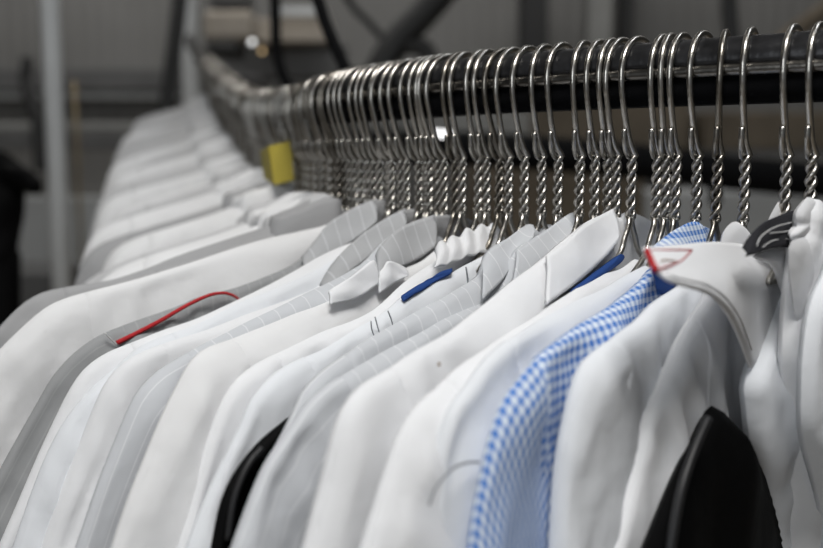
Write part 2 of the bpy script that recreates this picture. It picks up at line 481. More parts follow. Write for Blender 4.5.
def make_collar(root, half, mat, kind, seed, clen, woff, res=1.0, ctop=.001):
    rnd = random.Random(seed+50)
    def top(u):
        u = abs(u)
        for (a, b), (c, d) in zip(half, half[1:]):
            if a <= u <= c: return b+(d-b)*(u-a)/max(1e-9, c-a)
        return half[-1][1]
    a_, b_ = clen, .0105
    n = max(16, int(56*res)); g = .012
    # path from the front opening (w>0,u=g) around
    path = []
    def stad(f):      # f 0..1 over the loop, starting at front centre going +u
        P = [(0, b_), (a_-b_, b_)]+[(a_-b_+b_*math.sin(x*math.pi/8), b_*math.cos(x*math.pi/8)) for x in range(1, 9)]+[(-(a_-b_), -b_)]+[(-(a_-b_)-b_*math.sin(x*math.pi/8), -b_*math.cos(x*math.pi/8)) for x in range(1, 9)]+[(0, b_)]
        return P
    P, ln = resample(stad(0), 4*n)
    k0 = max(1, int(.01/ln*4*n)); P = P[k0:len(P)-k0*4]
    P, ln = resample(P, n)
    V, Fc, UV = [], [], []
    prof = [(-.0035, -.030), (-.0040, -.016), (-.0030, -.004), (-.0012, .0012), (.0012, .0012), (.0034, -.003), (.0052, -.014), (.0066, -.028), (.0078, None)]
    m = len(prof)
    for i, (u, w) in enumerate(P):
        f = i/(n-1); A = P[max(0, i-1)]; B = P[min(n-1, i+1)]
        tx, ty = B[0]-A[0], B[1]-A[1]; q = math.hypot(tx, ty) or 1; nx, ny = -ty/q, tx/q
        if nx*u+ny*w < 0: nx, ny = -nx, -ny
        endf = max(0, 1-min(f, 1-f)/.10)
        Lf = .040+.016*endf+.0015*noise1(f*9, seed)
        tv = top(min(abs(u), a_))+ctop+.0012*noise1(u*40, seed)
        for o, dv in prof:
            dv = -Lf if dv is None else dv
            V.append((u+nx*o, w+ny*o+woff, tv+dv)); UV.append((u+o*2, tv+dv))
    for i in range(n-1):
        for j in range(m-1):
            a = i*m+j; Fc.append((a, a+1, a+m+1, a+m))
    o = mesh_obj('collar', V, Fc, mat, root, uvs=UV)
    sd = o.modifiers.new('thick', 'SOLIDIFY'); sd.thickness = .0012; sd.offset = 0
    return o
def wpt(s, px, py, woff=0.0):
    (u, v), = px_uv(s, [(px, py)], woff); return (u, woff, v)
def patch(name, root, s, outline, mat, woff=.0, thick=.004, bulge=.002, label=None, smooth_out=True, n=7):
    """a piece of folded cloth: outline on the garment's own plane, puffed to a real thickness"""
    P = px_uv(s, outline, woff)
    if smooth_out:
        Q = [(a, b, 0) for a, b in P]; Q = Q+Q[:1]; Q = cat_rom(Q, 5)[:-1]; P = [(a, b) for a, b, c in Q]
    cu = sum(a for a, b in P)/len(P); cv = sum(b for a, b in P)/len(P); N = len(P); V, Fc, UV = [], [], []
    for side in (1, -1):
        base = len(V)
        for r in range(n):
            f = 1-(r/(n-1))*.98
            h = thick*.5*math.sqrt(max(0, 1-f**4))+bulge*(1-f*f)
            for a, b in P:
                V.append((cu+(a-cu)*f, woff+side*h, cv+(b-cv)*f)); UV.append((V[-1][0], V[-1][2]))
        for r in range(n-1):
            for i in range(N):
                i2 = (i+1) % N; f = (base+r*N+i, base+r*N+i2, base+(r+1)*N+i2, base+(r+1)*N+i); Fc.append(f)
        Fc.append(tuple(base+(n-1)*N+i for i in range(N)))
    o = mesh_obj(name, V, Fc, mat, root, uvs=UV)
    if label: o['label'] = label
    return o
def stitch(name, root, s, pts, mat, woff, r=.0007, label=None):
    P = cat_rom([wpt(s, x, y, woff) for x, y in pts], 5)
    o = tube(name, P, r, mat, root, 6)
    if label: o['label'] = label
    return o
def gpx(name, hx, pts, mat, label, cat, **k):
    s = HS.get(hx) or s_for_x(hx)
    return garment(name, s, px_uv(s, pts, k.get('woff', 0)), M[mat], label, cat, **k), s
COATS = 'white coats and jackets on the near rail'
G = {}
# near right end ------------------------------------------------------
G['g0'] = gpx('work_coat', 842, [(838,205),(828,262),(812,300),(804,344),(801,388),(802,430),(812,470),(825,520)], 'cool', 'white garment cut off by the right edge of the frame, nearest of all', 'coat', drape=True, seed=3)
G['g1'] = gpx('work_coat', 812, [(808,198),(797,212),(797,226),(791,240),(789,262),(785,300),(782,350),(786,400),(790,470)], 'white', 'white garment with crumpled standing collar beside the right edge of the frame', 'coat', drape=True, seed=5)
G['g2'] = gpx('work_coat', 787, [(792,262),(788,285),(780,300),(768,321),(757,345),(749,367),(744,385),(745,405),(748,440),(755,478),(760,515),(763,548)], 'cool', 'white coat with black stitched inner collar hanging down in one long fold', 'coat', drape=True, seed=8, ths=.0075)
G['black2'] = gpx('black_jacket', 774, [(744,470),(735,440),(724,425),(714,410),(709,407),(692,440),(672,480),(645,548)], 'black', 'black jacket wedged between white coats at lower right, widest dark shape', 'jacket', seed=9, dsl=1.3, collar=None, drape=True)
G['g3'] = gpx('white_coat', 748, [(722,262),(704,302),(691,321),(678,344),(668,367),(655,398),(640,432),(610,548)], 'white', 'white coat with a red stitched triangle on its broad collar flap', 'coat', seed=11, collar=None, amp=.004, lean=.012)
G['g4'] = gpx('white_coat', 723, [(690,278),(660,300),(635,322),(615,335),(590,353),(579,366),(571,389),(564,422),(558,460),(551,548)], 'cool', 'plain white coat between the blue gingham shirt and the flapped collar coat', 'coat', seed=13, lean=.006, sleeve_w=.062, collar=None, amp=.005)
G['check'] = gpx('gingham_shirt', 697, [(692,223),(676,240),(655,268),(630,292),(600,312),(570,331),(540,353),(520,375),(503,398),(490,432),(481,470),(474,510),(470,548)], 'check', 'blue and white gingham shirt, the only checked one on the rail', 'shirt', seed=15, ths=.016, rr=.030, lean=.004, collar=None, amp=.004)
G['g6b'] = gpx('white_coat', 666, [(664,262),(640,268),(600,291),(550,314),(505,340),(482,360),(465,385),(450,405),(441,427),(434,460),(425,548)], 'cool', 'white coat directly left of the blue gingham shirt, sleeve with a crossing seam', 'coat', seed=17, collar=None)
G['g6'] = gpx('white_coat', 645, [(640,254),(622,268),(600,276),(560,300),(514,329),(480,351),(452,370),(434,388),(418,402),(401,427),(385,470),(362,540)], 'white', 'white coat with navy strip inside its collar, second left of the gingham shirt', 'coat', seed=19, collar=None)
G['g7'] = gpx('white_coat', 616, [(613,209),(585,224),(546,256),(495,296),(452,327),(427,343),(406,356),(385,371),(363,384),(348,400),(336,425),(325,470),(304,548)], 'white', 'white coat with tall smooth upright collar and a tiny brown spot', 'coat', seed=21, collar=None)
G['g8'] = gpx('striped_shirt', 559, [(574,214),(545,231),(515,251),(493,297),(468,309),(440,321),(401,342),(376,355),(350,370),(327,384),(307,402),(296,418),(283,437),(262,470),(231,548)], 'palestripe', 'pale grey pinstriped shirt right of the narrow black jacket', 'shirt', seed=23, collar=None, amp=.006)
G['g8b'] = gpx('striped_shirt', 541, [(530,226),(508,238),(487,251),(478,275),(450,292),(420,309),(385,330),(350,352),(322,372),(305,390),(298,404),(285,432),(268,465),(246,520)], 'palestripe', 'pale pinstriped shirt with its striped collar before the denim textured coat', 'shirt', seed=24, collar=None)
G['black1'] = gpx('black_jacket', 522, [(500,290),(430,325),(380,352),(340,376),(316,393),(300,406),(285,420),(261,440),(238,468),(222,500),(212,548)], 'black', 'narrow black jacket peeking out between white coats at lower middle left', 'jacket', seed=25, collar=None)
G['g9'] = gpx('white_jacket', 504, [(495,250),(465,265),(447,276),(430,281),(414,289),(396,304),(376,318),(346,334),(320,350),(295,361),(277,371),(262,386),(250,402),(242,422),(220,468),(205,500),(187,545)], 'cool', 'white textured jacket with double stitched shoulder seams and navy neck strip', 'jacket', seed=27, collar=None)
G['g10'] = gpx('white_coat', 484, [(492,226),(469,238),(448,251),(431,265),(405,283),(380,306),(354,320),(320,333),(287,348),(262,360),(244,372),(231,386),(222,402),(213,425),(200,465),(182,530)], 'white', 'white coat with crumpled ruffled collar, left of the textured jacket', 'coat', seed=29, collar=None)
G['g11'] = gpx('white_coat', 463, [(440,247),(420,262),(387,275),(360,288),(320,305),(290,315),(257,328),(231,339),(206,348),(190,362),(180,380),(165,410),(150,445),(128,500),(112,548)], 'warm', 'white coat with two sharp upright collar peaks and a lit shoulder edge', 'coat', seed=31, collar=None)
G['c'] = gpx('striped_shirt', 437, [(433,217),(415,223),(393,233),(378,246),(365,262),(345,275),(320,287),(290,301),(257,317),(225,333),(200,345),(179,357),(158,370),(143,384),(132,400),(115,440),(95,490),(75,548)], 'palestripe', 'grey pinstriped shirt, nearest of three striped collars left of centre', 'shirt', seed=33, collar=None)
G['b'] = gpx('striped_shirt', 407, [(404,210),(385,220),(362,236),(345,256),(322,284),(295,297),(257,311),(228,322),(200,332),(166,342),(140,352),(122,363),(105,382),(94,405),(80,440),(60,490),(40,548)], 'white', 'white shirt with grey pinstriped collar, second of three striped collars', 'shirt', seed=35, collar=None)
G['e'] = gpx('white_coat', 393, [(385,232),(350,243),(320,256),(295,271),(272,284),(240,299),(200,317),(166,329),(140,339),(119,347),(102,355),(84,369),(71,387),(58,412),(38,455),(5,530)], 'white', 'white coat just right of the grey shirt with red piping', 'coat', seed=37, collar=None)
G['r'] = gpx('grey_shirt', 378, [(375,200),(358,207),(343,215),(328,226),(316,243),(297,262),(270,275),(238,287),(200,297),(179,306),(143,318),(110,330),(89,341),(69,357),(51,378),(37,402),(20,432),(-5,478),(-40,548)], 'grey', 'grey striped shirt with a red piped line along its shoulder', 'shirt', seed=39, collar=None)
G['w'] = gpx('white_coat', 357, [(345,214),(326,225),(300,231),(265,239),(238,247),(209,257),(180,266),(143,277),(102,288),(69,297),(48,306),(30,320),(12,337),(-8,358),(-30,392),(-60,470)], 'warm', 'broad white coat with smooth wide shoulder, left of the grey red piped shirt', 'coat', seed=41, collar=None, amp=.005)

G['x1'] = gpx('grey_coat', 342, [(335,206),(300,216),(250,232),(180,255),(143,270),(110,280),(77,285),(50,290),(36,295),(22,304),(0,326),(-25,360),(-50,420)], 'mid', 'mid-grey coat just showing above the broad white coat at far left', 'coat', seed=43, collar=None)

G['e2'] = gpx('white_coat', 400, [(388,224),(330,262),(280,287),(240,303),(200,323),(166,335),(140,346),(115,368),(98,382),(82,399),(61,427),(40,470),(12,548)], 'cool', 'narrow strip of white coat between the first white coat right of the red piping and the next striped-collar shirt', 'coat', seed=45, collar=None)
G['e2'][0]['label'] = 'thin-showing white coat just left of the white shirt with grey striped collar'
# ---------------------------------------------------------------- details
def flap_mesh(name, root, s, topl, botl, mat, bulge=.006, n=36, m=16):
    """curved cloth leaf between two edges given as (px, py, offset towards the near end)"""
    def conv(l):
        Q = []
        for x, y, w in l:
            (u, v), = px_uv(s, [(x, y)], w); Q.append((u, w, v))
        Q, _ = resample(cat_rom(Q, 6), n); return Q
    T, B = conv(topl), conv(botl); V, Fc, UV = [], [], []
    for i in range(n):
        for j in range(m):
            f = j/(m-1); t = i/(n-1)
            p = [a+(b-a)*f for a, b in zip(T[i], B[i])]
            p[1] += bulge*math.sin(math.pi*f)*t**1.5+.0012*math.sin(t*9+f*3)*math.sin(math.pi*f)
            V.append(tuple(p)); UV.append((p[0], p[2]))
    for i in range(n-1):
        for j in range(m-1):
            a = i*m+j; Fc.append((a, a+1, a+m+1, a+m))
    o = mesh_obj(name, V, Fc, mat, root, uvs=UV)
    sd = o.modifiers.new('thick', 'SOLIDIFY'); sd.thickness = .0022; sd.offset = 0
    return o, V, n, m
def leaf(name, root, s, topl, botl, mat, w0=.002, w1=.014, bulge=.002, label=None):
    o = flap_mesh(name, root, s, [(x, y, w0) for x, y in topl], [(x, y, w1) for x, y in botl], mat, bulge, 30, 10)[0]
    if label: o['label'] = label
    return o
r3, s3 = G['g3']
ft = [(642,249,.012),(660,247,.012),(685,245,.011),(710,243,.010),(735,244,.009),(755,249,.010),(775,257,.012),(789,268,.015),(792,290,.019)]
fb = [(643,252,.014),(650,262,.021),(657,271,.028),(667,279,.034),(680,284,.037),(694,288,.038),(707,293,.038),(722,306,.037),(736,330,.033),(750,368,.028)]
fo, FV, fn, fm_ = flap_mesh('collar_flap', r3, s3, ft, fb, M['white'], .005)
def on_flap(pts, lift=.0022):
    """lay points (px,py) on the flap surface"""
    out = []
    p, eu, ew = frame(s3)
    for x, y in pts:
        best = None
        for v in FV:
            P = (p[0]+eu[0]*v[0]+ew[0]*v[1], p[1]+eu[1]*v[0]+ew[1]*v[1], p[2]+v[2])
            a, b_, D = proj(P); q = (a-x)**2+(b_-y)**2
            if best is None or q < best[0]: best = (q, v[1])
        (u, v), = px_uv(s3, [(x, y)], best[1]+lift); out.append((u, best[1]+lift, v))
    return out
def flap_line(name, pts, r, mat, lab=None):
    o = tube(name, cat_rom(on_flap(pts), 5), r, mat, r3, 6)
    if lab: o['label'] = lab
    return o
flap_line('red_stitching', [(647,251),(650,258),(653,265),(656,270)], .0018, M['red'], 'thick red side of the stitched triangle')
flap_line('triangle_stitching', [(648,250),(660,250),(676,250),(692,250)], .0005, M['red'], 'thin red upper line of the triangle')
flap_line('triangle_stitching', [(657,270),(668,266),(681,261),(692,250)], .0005, M['red'], 'thin red lower line of the triangle')
flap_line('triangle_stitching', [(661,262),(664,260),(676,261)], .0004, M['tan'], 'faint tan inner stitch line')
flap_line('edge_stitching', [(662,270),(672,276),(684,279),(698,282),(710,286),(726,298),(741,320),(752,350)], .0005, M['whitethread'], 'pale line of stitching along the edge')
patch('neck_fold', r3, s3, [(720,246),(724,231),(733,222),(741,224),(749,234),(757,250),(760,262),(740,262),(724,256)], M['white'], .002, .006, .002)
r2, s2 = G['g2']
patch('collar_tip', r2, s2, [(760,236),(768,220),(779,201),(786,206),(800,222),(790,240),(770,250)], M['white'], -.004, .003, .001, 'white pointed tip')
leaf('inner_collar', r2, s2, [(743,249),(750,236),(762,224),(778,216),(796,210)], [(746,255),(758,253),(770,249),(782,247),(794,248)], M['blackstripe'], .008, .015, .001, 'black inner collar')
for pts in ([(757,246),(760,238),(768,231),(778,226),(793,222)], [(770,233),(782,232),(793,230)], [(763,247),(772,241),(784,239),(792,240)]):
    stitch('collar_stitching', r2, s2, pts, M['whitethread'], .0150, .0004, 'white stitch line')
patch('collar_fold', r2, s2, [(752,256),(768,250),(792,246),(797,254),(793,285),(787,300),(779,275),(768,262)], M['white'], .007, .006, .0015)
r1, s1 = G['g1']
patch('standing_collar', r1, s1, [(797,226),(796,214),(803,202),(809,197),(818,203),(824,214),(822,236),(808,246),(794,242),(790,236)], M['white'], .003, .007, .0015)
patch('collar_fold', r1, s1, [(789,262),(790,244),(800,238),(816,240),(820,262),(812,300),(800,330),(793,300)], M['white'], .007, .006, .0015)
r6, s6 = G['g6']
patch('neck_strip', r6, s6, [(570,291),(590,276),(612,260),(621,254),(624,259),(607,272),(588,285),(574,294)], M['navy'], -.003, .004, .001, 'navy strip')
r9, s9 = G['g9']
leaf('neck_strip', r9, s9, [(452,269),(440,273),(424,282),(401,297)], [(449,275),(440,279),(426,287),(404,301)], M['navy'], .001, .004, .001, 'navy strip')
for pts in ([(371,321),(372,330),(377,343)], [(375,317),(378,328),(382,342)], [(388,311),(392,322),(394,334)]):
    stitch('seam_stitching', r9, s9, pts, M['thread'], .0105, .0005, 'grey stitch line')
stitch('seam_stitching', r9, s9, [(466,267),(468,282),(469,306)], M['thread'], .0150, .0007, 'grey stitch line')
rb_, sb_ = G['g6b']
stitch('sleeve_seam', rb_, sb_, [(429,505),(436,487),(452,469),(466,463),(479,462)], M['thread'], .0190, .0007, 'dark seam line')
r7, s7 = G['g7']
patch('stain', r7, s7, [(437.6,363),(439,361.8),(440.4,363.5),(439.8,366),(438.3,366.5)], M['tan'], .0175, .0012, 0, 'tiny brown spot', n=3)
leaf('upright_collar', r7, s7, [(613,209),(585,224),(565,242),(546,256)], [(620,238),(604,258),(578,281),(546,305)], M['white'], .006, .019)
rc, sc_ = G['check']
patch('neck_strip', rc, sc_, [(652,268),(664,276),(676,284),(668,298),(658,292),(655,280)], M['navy'], .012, .003, .001, 'navy strip inside the collar')
rr, sr = G['r']
V, Fc = tube_geo(cat_rom([wpt(sr, x, y, .0115) for x, y in [(117,343),(137,333),(160,321),(184,307),(207,296),(222,293),(232,295),(240,300)]], 6), .0016, 8, rf=lambda t: 1.25-.6*t)
mesh_obj('red_piping', V, Fc, M['red'], rr)['label'] = 'red piping'
stitch('sleeve_seam', rr, sr, [(105,333),(112,340),(119,346)], M['whitethread'], .0115, .0006, 'pale seam')
rB, sB = G['b']; rC, sC = G['c']
leaf('collar', rr, sr, [(376,199),(358,206),(343,214),(328,224),(316,240),(302,258)], [(377,222),(363,234),(350,243),(335,254),(320,264),(304,270)], M['greystripe'], .006, .019, .002, 'striped collar')
leaf('inner_collar', rr, sr, [(408,206),(396,203),(386,200),(374,200)], [(410,226),(398,230),(386,232),(374,230)], M['mid'], .010, .006)  # inside of the collar, shade put into a darker grey
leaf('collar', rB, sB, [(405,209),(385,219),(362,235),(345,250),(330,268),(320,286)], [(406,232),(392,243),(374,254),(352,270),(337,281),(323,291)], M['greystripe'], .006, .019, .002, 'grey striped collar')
leaf('inner_collar', rB, sB, [(440,214),(428,210),(416,209),(404,210)], [(440,232),(428,236),(416,238),(404,236)], M['mid'], .010, .006)  # darker grey stands for the shaded collar inside
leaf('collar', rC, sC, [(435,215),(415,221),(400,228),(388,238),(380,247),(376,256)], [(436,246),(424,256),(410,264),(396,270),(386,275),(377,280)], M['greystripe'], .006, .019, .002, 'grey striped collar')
leaf('inner_collar', rC, sC, [(476,222),(462,217),(448,215),(434,215)], [(478,240),(462,245),(448,248),(434,248)], M['mid'], .010, .006)  # collar interior coloured darker for its shade
leaf('collar', rc, sc_, [(712,240),(705,230),(697,223),(688,223),(672,232),(652,248)], [(716,250),(706,252),(697,254),(686,256),(672,260),(656,266)], M['check'], .004, .014)
leaf('inner_collar', r7, s7, [(648,232),(636,227),(625,222),(612,214)], [(650,250),(636,254),(625,256),(612,256)], M['white'], -.006, -.004)
# lapel-like peaks of two white coats
r11, s11 = G['g11']
leaf('collar', r11, s11, [(376,265),(371,261),(352,276),(328,292)], [(378,284),(364,294),(350,300),(330,304)], M['white'], .006, .011)
leaf('collar', r11, s11, [(404,268),(389,261),(383,268),(377,276)], [(408,276),(392,284),(385,289),(379,293)], M['white'], .009, .013)
r10, s10 = G['g10']
leaf('ruffled_collar', r10, s10, [(502,238),(498,229),(492,223),(487,228),(480,224),(474,232),(466,228),(460,238),(451,236),(446,244),(440,241),(435,252)], [(506,252),(500,252),(494,252),(487,253),(480,252),(474,256),(466,256),(460,261),(451,262),(446,266),(440,266),(434,268)], M['white'], .006, .018, .003)
r8b, s8b = G['g8b']
leaf('collar', r8b, s8b, [(533,226),(526,226),(508,238),(489,251),(481,264)], [(534,236),(522,252),(508,272),(497,286),(482,300)], M['palestripe'], .005, .018)
r8, s8 = G['g8']
leaf('collar', r8, s8, [(577,215),(570,214),(545,231),(530,241),(516,251)], [(580,232),(566,243),(545,263),(527,279),(511,292)], M['palestripe'], .005, .018)
# yellow folded card hanging among the hangers
yt = empty('yellow_tag', tuple(at_px(278, 160, 1.17)))
tag(yt, 'bright yellow folded card hanging among the blurred hangers', 'tag', )
def plate(name, cs, par, t=.001):
    P = [at_px(*c) for c in cs]; nrm = (P[1]-P[0]).cross(P[3]-P[0]).normalized()*t
    V = [p+nrm for p in P]+[p-nrm for p in P]
    keep(mesh_obj(name, V, [(0,1,2,3),(7,6,5,4),(0,4,5,1),(1,5,6,2),(2,6,7,3),(3,7,4,0)], M['yellow'], smooth=False), par)
plate('front_panel', [(269,146,1.15),(291,141,1.15),(294,180,1.15),(275,185,1.15)], yt)
plate('side_panel', [(261,151,1.24),(269,146,1.15),(275,185,1.15),(265,178,1.24)], yt)

for k_, col_ in (('black2', 1),):
    rk, sk = G[k_]
    P = cat_rom([wpt(sk, x, y, .013) for x, y in [(708,418),(700,436),(692,456),(684,480),(678,505),(672,540),(668,575)]], 6)
    V, Fc = tube_geo(P, .0028, 10, flat=1.0); mesh_obj('edge_fold', V, Fc, simple('black_glint', (.010, .010, .011), .5), rk)  # slightly paler black tube carries the glint along the fold
rk, sk = G['black1']
P = cat_rom([wpt(sk, x, y, .010) for x, y in [(262,448),(250,462),(240,482),(233,505),(228,540)]], 6)
V, Fc = tube_geo(P, .0018, 10); mesh_obj('edge_fold', V, Fc, bpy.data.materials['black_glint'], rk)  # same paler black, a glint line on the narrow jacket
# far stretch: copies of a few kinds ------------------------------------
gen = [(.018,-.128),(.05,-.142),(.10,-.160),(.15,-.175),(.20,-.190),(.232,-.205),(.250,-.232),(.268,-.30),(.285,-.40)]
def jit(pl, sd):
    r = random.Random(sd); k = r.uniform(.87, .98); dv = r.uniform(-.008, .006)
    return [(u*k, v+dv*u/.2) for u, v in pl]
def bits(o):
    return [c for c in o.children]
protos = []
kinds = [('mid', 'grey_coat'), ('dim', 'white_coat'), ('warm', 'white_coat'), ('greystripe', 'striped_shirt'), ('dim', 'white_coat'), ('warm', 'white_coat'), ('dim', 'white_coat')]  # greyer cloths put the streaky far shading into the colour
fl = {'white_coat': 'pale garment packed among others on the blurred far stretch of rail', 'grey_coat': 'mid-grey garment packed among paler ones on the blurred far rail', 'striped_shirt': 'light grey striped garment among the white ones on the blurred far rail'}
seq = []
s = HS[348]-.01; i = 0
while s < 3.15:
    s += (.0215 if s < 1.4 else .027)*(.9+.2*rnd.random()); seq.append(s)
for i, s in enumerate(seq):
    k = [0, 1, 3, 2, 4, 1, 5, 4, 6, 3, 4, 2, 1, 6, 2][i % 15]
    if i < 7:
        m, nm = kinds[k if i < 7 else 0]
        lab = ['pale', 'white', 'grey', 'cool white', 'plain white', 'off-white', 'striped grey'][i]
        p = garment('white_coat', s, jit(gen, i), M[kinds[i][0]], '', 'coat', seed=60+i, collar='shirt', res=.55, ctop=.008,  ths=.011, th=.008, amp=.006)
        p.name = kinds[i][1]; protos.append(p); o = p; k = i
    else:
        p = protos[k]; o = p.copy(); link(o)
        for c in bits(p):
            q = c.copy(); link(q, o)
        o.matrix_world = basis(s, rnd.uniform(-.02, .02)) @ Matrix.Translation((0, 0, rnd.uniform(-.022, .010))) @ Matrix.Diagonal((rnd.uniform(.90, 1.08), 1, 1, 1))
    nm = kinds[k][1]
    o['label'] = fl[nm]; o['category'] = 'shirt' if nm == 'striped_shirt' else 'coat'; o['group'] = 'blurred garments on the far stretch of rail: ' + nm.replace('_', ' ')
# the blue one showing among them

s = s_for_x(292)
bl = garment('light_blue_shirt', s, jit(gen, 99), M['blue'], 'light blue shirt almost hidden between pale garments left of the yellow card', 'shirt', seed=99, res=.55)
bl.matrix_world = bl.matrix_world @ Matrix.Translation((0, 0, .004))
# ---------------------------------------------------------------- room
def struct(o): o['kind'] = 'structure'; return o
mw, nt, b = nodes('corrugated_wall'); N, L_ = nt.nodes, nt.links
tc = N.new('ShaderNodeTexCoord'); sx = N.new('ShaderNodeSeparateXYZ'); L_.new(tc.outputs['Object'], sx.inputs[0])
wv = math_n(N, L_, 'SINE', math_n(N, L_, 'MULTIPLY', sx.outputs[0], 60))
ns = N.new('ShaderNodeTexNoise'); ns.inputs['Scale'].default_value = 1.2; L_.new(tc.outputs['Object'], ns.inputs['Vector'])
rp = N.new('ShaderNodeValToRGB'); rp.color_ramp.elements[0].position = .3; rp.color_ramp.elements[1].position = .7
rp.color_ramp.elements[0].color = (.150, .148, .142, 1); rp.color_ramp.elements[1].color = (.195, .193, .187, 1)
L_.new(ns.outputs['Fac'], rp.inputs['Fac']); L_.new(rp.outputs['Color'], b.inputs['Base Color']); b.inputs['Roughness'].default_value = .7
bp = N.new('ShaderNodeBump'); bp.inputs['Strength'].default_value = .4; bp.inputs['Distance'].default_value = .01
L_.new(wv, bp.inputs['Height']); L_.new(bp.outputs['Normal'], b.inputs['Normal'])
M['wall'] = mw
M['floor'] = simple('concrete_floor', (.24, .20, .15), .6, var=.2, scale=2, bump=.2)
M['dark'] = simple('dark_painted_steel', (.014, .014, .014), .6, var=.2)
M['beam'] = simple('grey_painted_beam', (.095, .095, .095), .6, var=.15)
M['pole'] = simple('pale_grey_pole', (.62, .64, .65), .45, var=.06)
M['board'] = simple('pale_board', (.42, .43, .43), .6, var=.1, scale=2)
M['beige'] = simple('beige_machine_paint', (.36, .32, .27), .5, var=.1)
M['brown'] = simple('brown_cardboard', (.13, .105, .075), .8, var=.2, scale=4)
M['brass'] = simple('brass_pipe', (.16, .12, .06), .35, .6, var=.2)
M['hose'] = simple('black_rubber_hose', (.004, .004, .0045), .7, spec=.08)
M['lightgrey'] = simple('light_grey_metal', (.24, .24, .23), .5, var=.1)
M['lamp'] = simple('small_white_glow', (.8, .8, .8), .4, em=(1, 1, 1), es=2.2)
M['warm_lamp'] = simple('small_warm_lamp', (.8, .6, .4), .4, em=(1, .7, .35), es=.9)
WY = 7.2
struct(box('floor', (0, 4, -.05), (16, 16, .1), M['floor']))
struct(box('wall_back', (0, WY+.05, 2.5), (16, .1, 5), M['wall']))
struct(box('wall_left', (-8.05, 4, 2.5), (.1, 16, 5), M['wall']))
struct(box('wall_right', (8.05, 4, 2.5), (.1, 16, 5), M['wall']))
struct(box('ceiling', (0, 4, 5.05), (16, 16, .1), simple('ceiling_panels', (.35, .35, .34), .8, var=.05)))
def pbox(name, x0, y0, x1, y1, D, depth, mat, label, cat, bevel=.01, parent=None, group=None, rot=0):
    a = at_px(x0, y0, D); c = at_px(x1, y1, D)
    ce = (a+c)/2; w = abs(c.x-a.x); h = math.hypot(c.z-a.z, 0)
    o = box(name, (ce.x, ce.y+depth/2, ce.z), (w, depth, h), M[mat], parent, bevel)
    if label: tag(o, label, cat, group)
    return o
def ptube(name, pts, D, rpx, mat, label, cat, group=None, n=12):
    P = cat_rom([tuple(at_px(x, y, D if len(q) == 0 else q[0])) for x, y, *q in pts], 6)
    o = tube(name, P, rpx*D/F, M[mat], None, n)
    tag(o, label, cat, group); return o
# left side
def vpole(name, x, w, D, mat, label, cat, ztop=5.0, z0=0.0, px_y=150):
    p = at_px(x, px_y, D); r = w*D/F/2
    V, Fc = tube_geo([(0, 0, z0), (0, 0, (z0+ztop)/2), (0, 0, ztop)], r, 16)
    o = mesh_obj(name, V, Fc, M[mat]); o.location = (p.x, p.y, 0); tag(o, label, cat); return o
vpole('support_pole', 56, 19, 3.6, 'pole', 'pale grey round pole standing floor to ceiling at left', 'pole')
vpole('support_pole', 193, 17, 6.2, 'pole', 'blurred grey upright pole just left of the beige machine head', 'pole')
vpole('brass_pipe', 77, 3.5, 5.0, 'brass', 'thin brassy upright pipe right of the pale pole', 'pipe', ztop=2.0)
pbox('wall_beam', -700, 69, 420, 90, 6.9, .15, 'beam', 'dark horizontal beam fixed across the back wall', 'beam')
pbox('wall_rail', -700, 92, 420, 99, 6.95, .1, 'board', 'thin pale rail running just under the dark wall beam', 'rail')
pbox('wall_beam', -700, 132, 300, 150, 6.5, .2, 'beam', 'lower dark horizontal beam behind the pale pole', 'beam')
pbox('wall_rail', -700, 122, 300, 130, 6.6, .1, 'lightgrey', 'pale rail lying on top of the lower dark beam', 'rail')
pbox('pale_screen', 18, 196, 112, 447, 5.5, .05, 'board', 'pale upright board behind the pole at lower left', 'board')
pbox('low_cabinet', -30, 272, 60, 506, 4.6, .5, 'beam', 'dark low cabinet at the far left bottom behind the coats', 'cabinet')
ptube('cloth_hook', [(26,58),(27,66),(25,78),(30,95)], 6.3, 6, 'dark', 'dark knob shaped bracket on the beam left of the pale pole', 'bracket')
ptube('drain_pipe', [(28,92),(33,105),(38,122),(40,150),(42,170)], 6.0, 7, 'dark', 'dark bent pipe descending left of the pale pole', 'pipe')
ptube('steel_strut', [(215,-490),(184,-60),(180,0),(174,50),(166,112),(160,180)], 5.2, 8, 'dark', 'dark slanted strut left of the upright grey pole', 'strut')
# black padded coat at the left edge
bc = empty('black_coat', tuple(at_px(-6, 715, 2.9)))
tag(bc, 'blurred black coat with one arm sticking out at the left edge', 'coat')
def blob(name, pts, D, mat, par, flat=1.0):
    P = [at_px(x, y, D) for x, y, r in pts]; R = [r*D/F for x, y, r in pts]
    Q = cat_rom([tuple(p)+() for p in P], 5); V, Fc = [], []
    k = len(Q); n = 16
    for i, p in enumerate(Q):
        t = i/(k-1)*(len(R)-1); a = int(min(t, len(R)-2)); r = R[a]+(R[a+1]-R[a])*(t-a)
        for j in range(n):
            an = 2*math.pi*j/n; wob = 1+.05*math.sin(3*an+i*.7)
            V.append((p[0]+r*wob*math.cos(an), p[1]+r*flat*wob*math.sin(an), p[2]))
    for i in range(k-1):
        for j in range(n):
            j2 = (j+1) % n; Fc.append((i*n+j, i*n+j2, (i+1)*n+j2, (i+1)*n+j))
    Fc.append(tuple(range(n))[::-1]); Fc.append(tuple((k-1)*n+j for j in range(n)))
    o = mesh_obj(name, V, Fc, M[mat]); keep(o, par); return o
blob('body', [(-4,150,6),(-2,158,16),(-2,172,28),(-4,200,30),(-6,230,26),(-6,255,25),(-6,300,26),(-6,715,34)], 2.9, 'black', bc, .7)
a_ = cat_rom([tuple(at_px(8, 176, 2.88)), tuple(at_px(22, 178, 2.84)), tuple(at_px(32, 184, 2.82)), tuple(at_px(35, 188, 2.8))], 6)
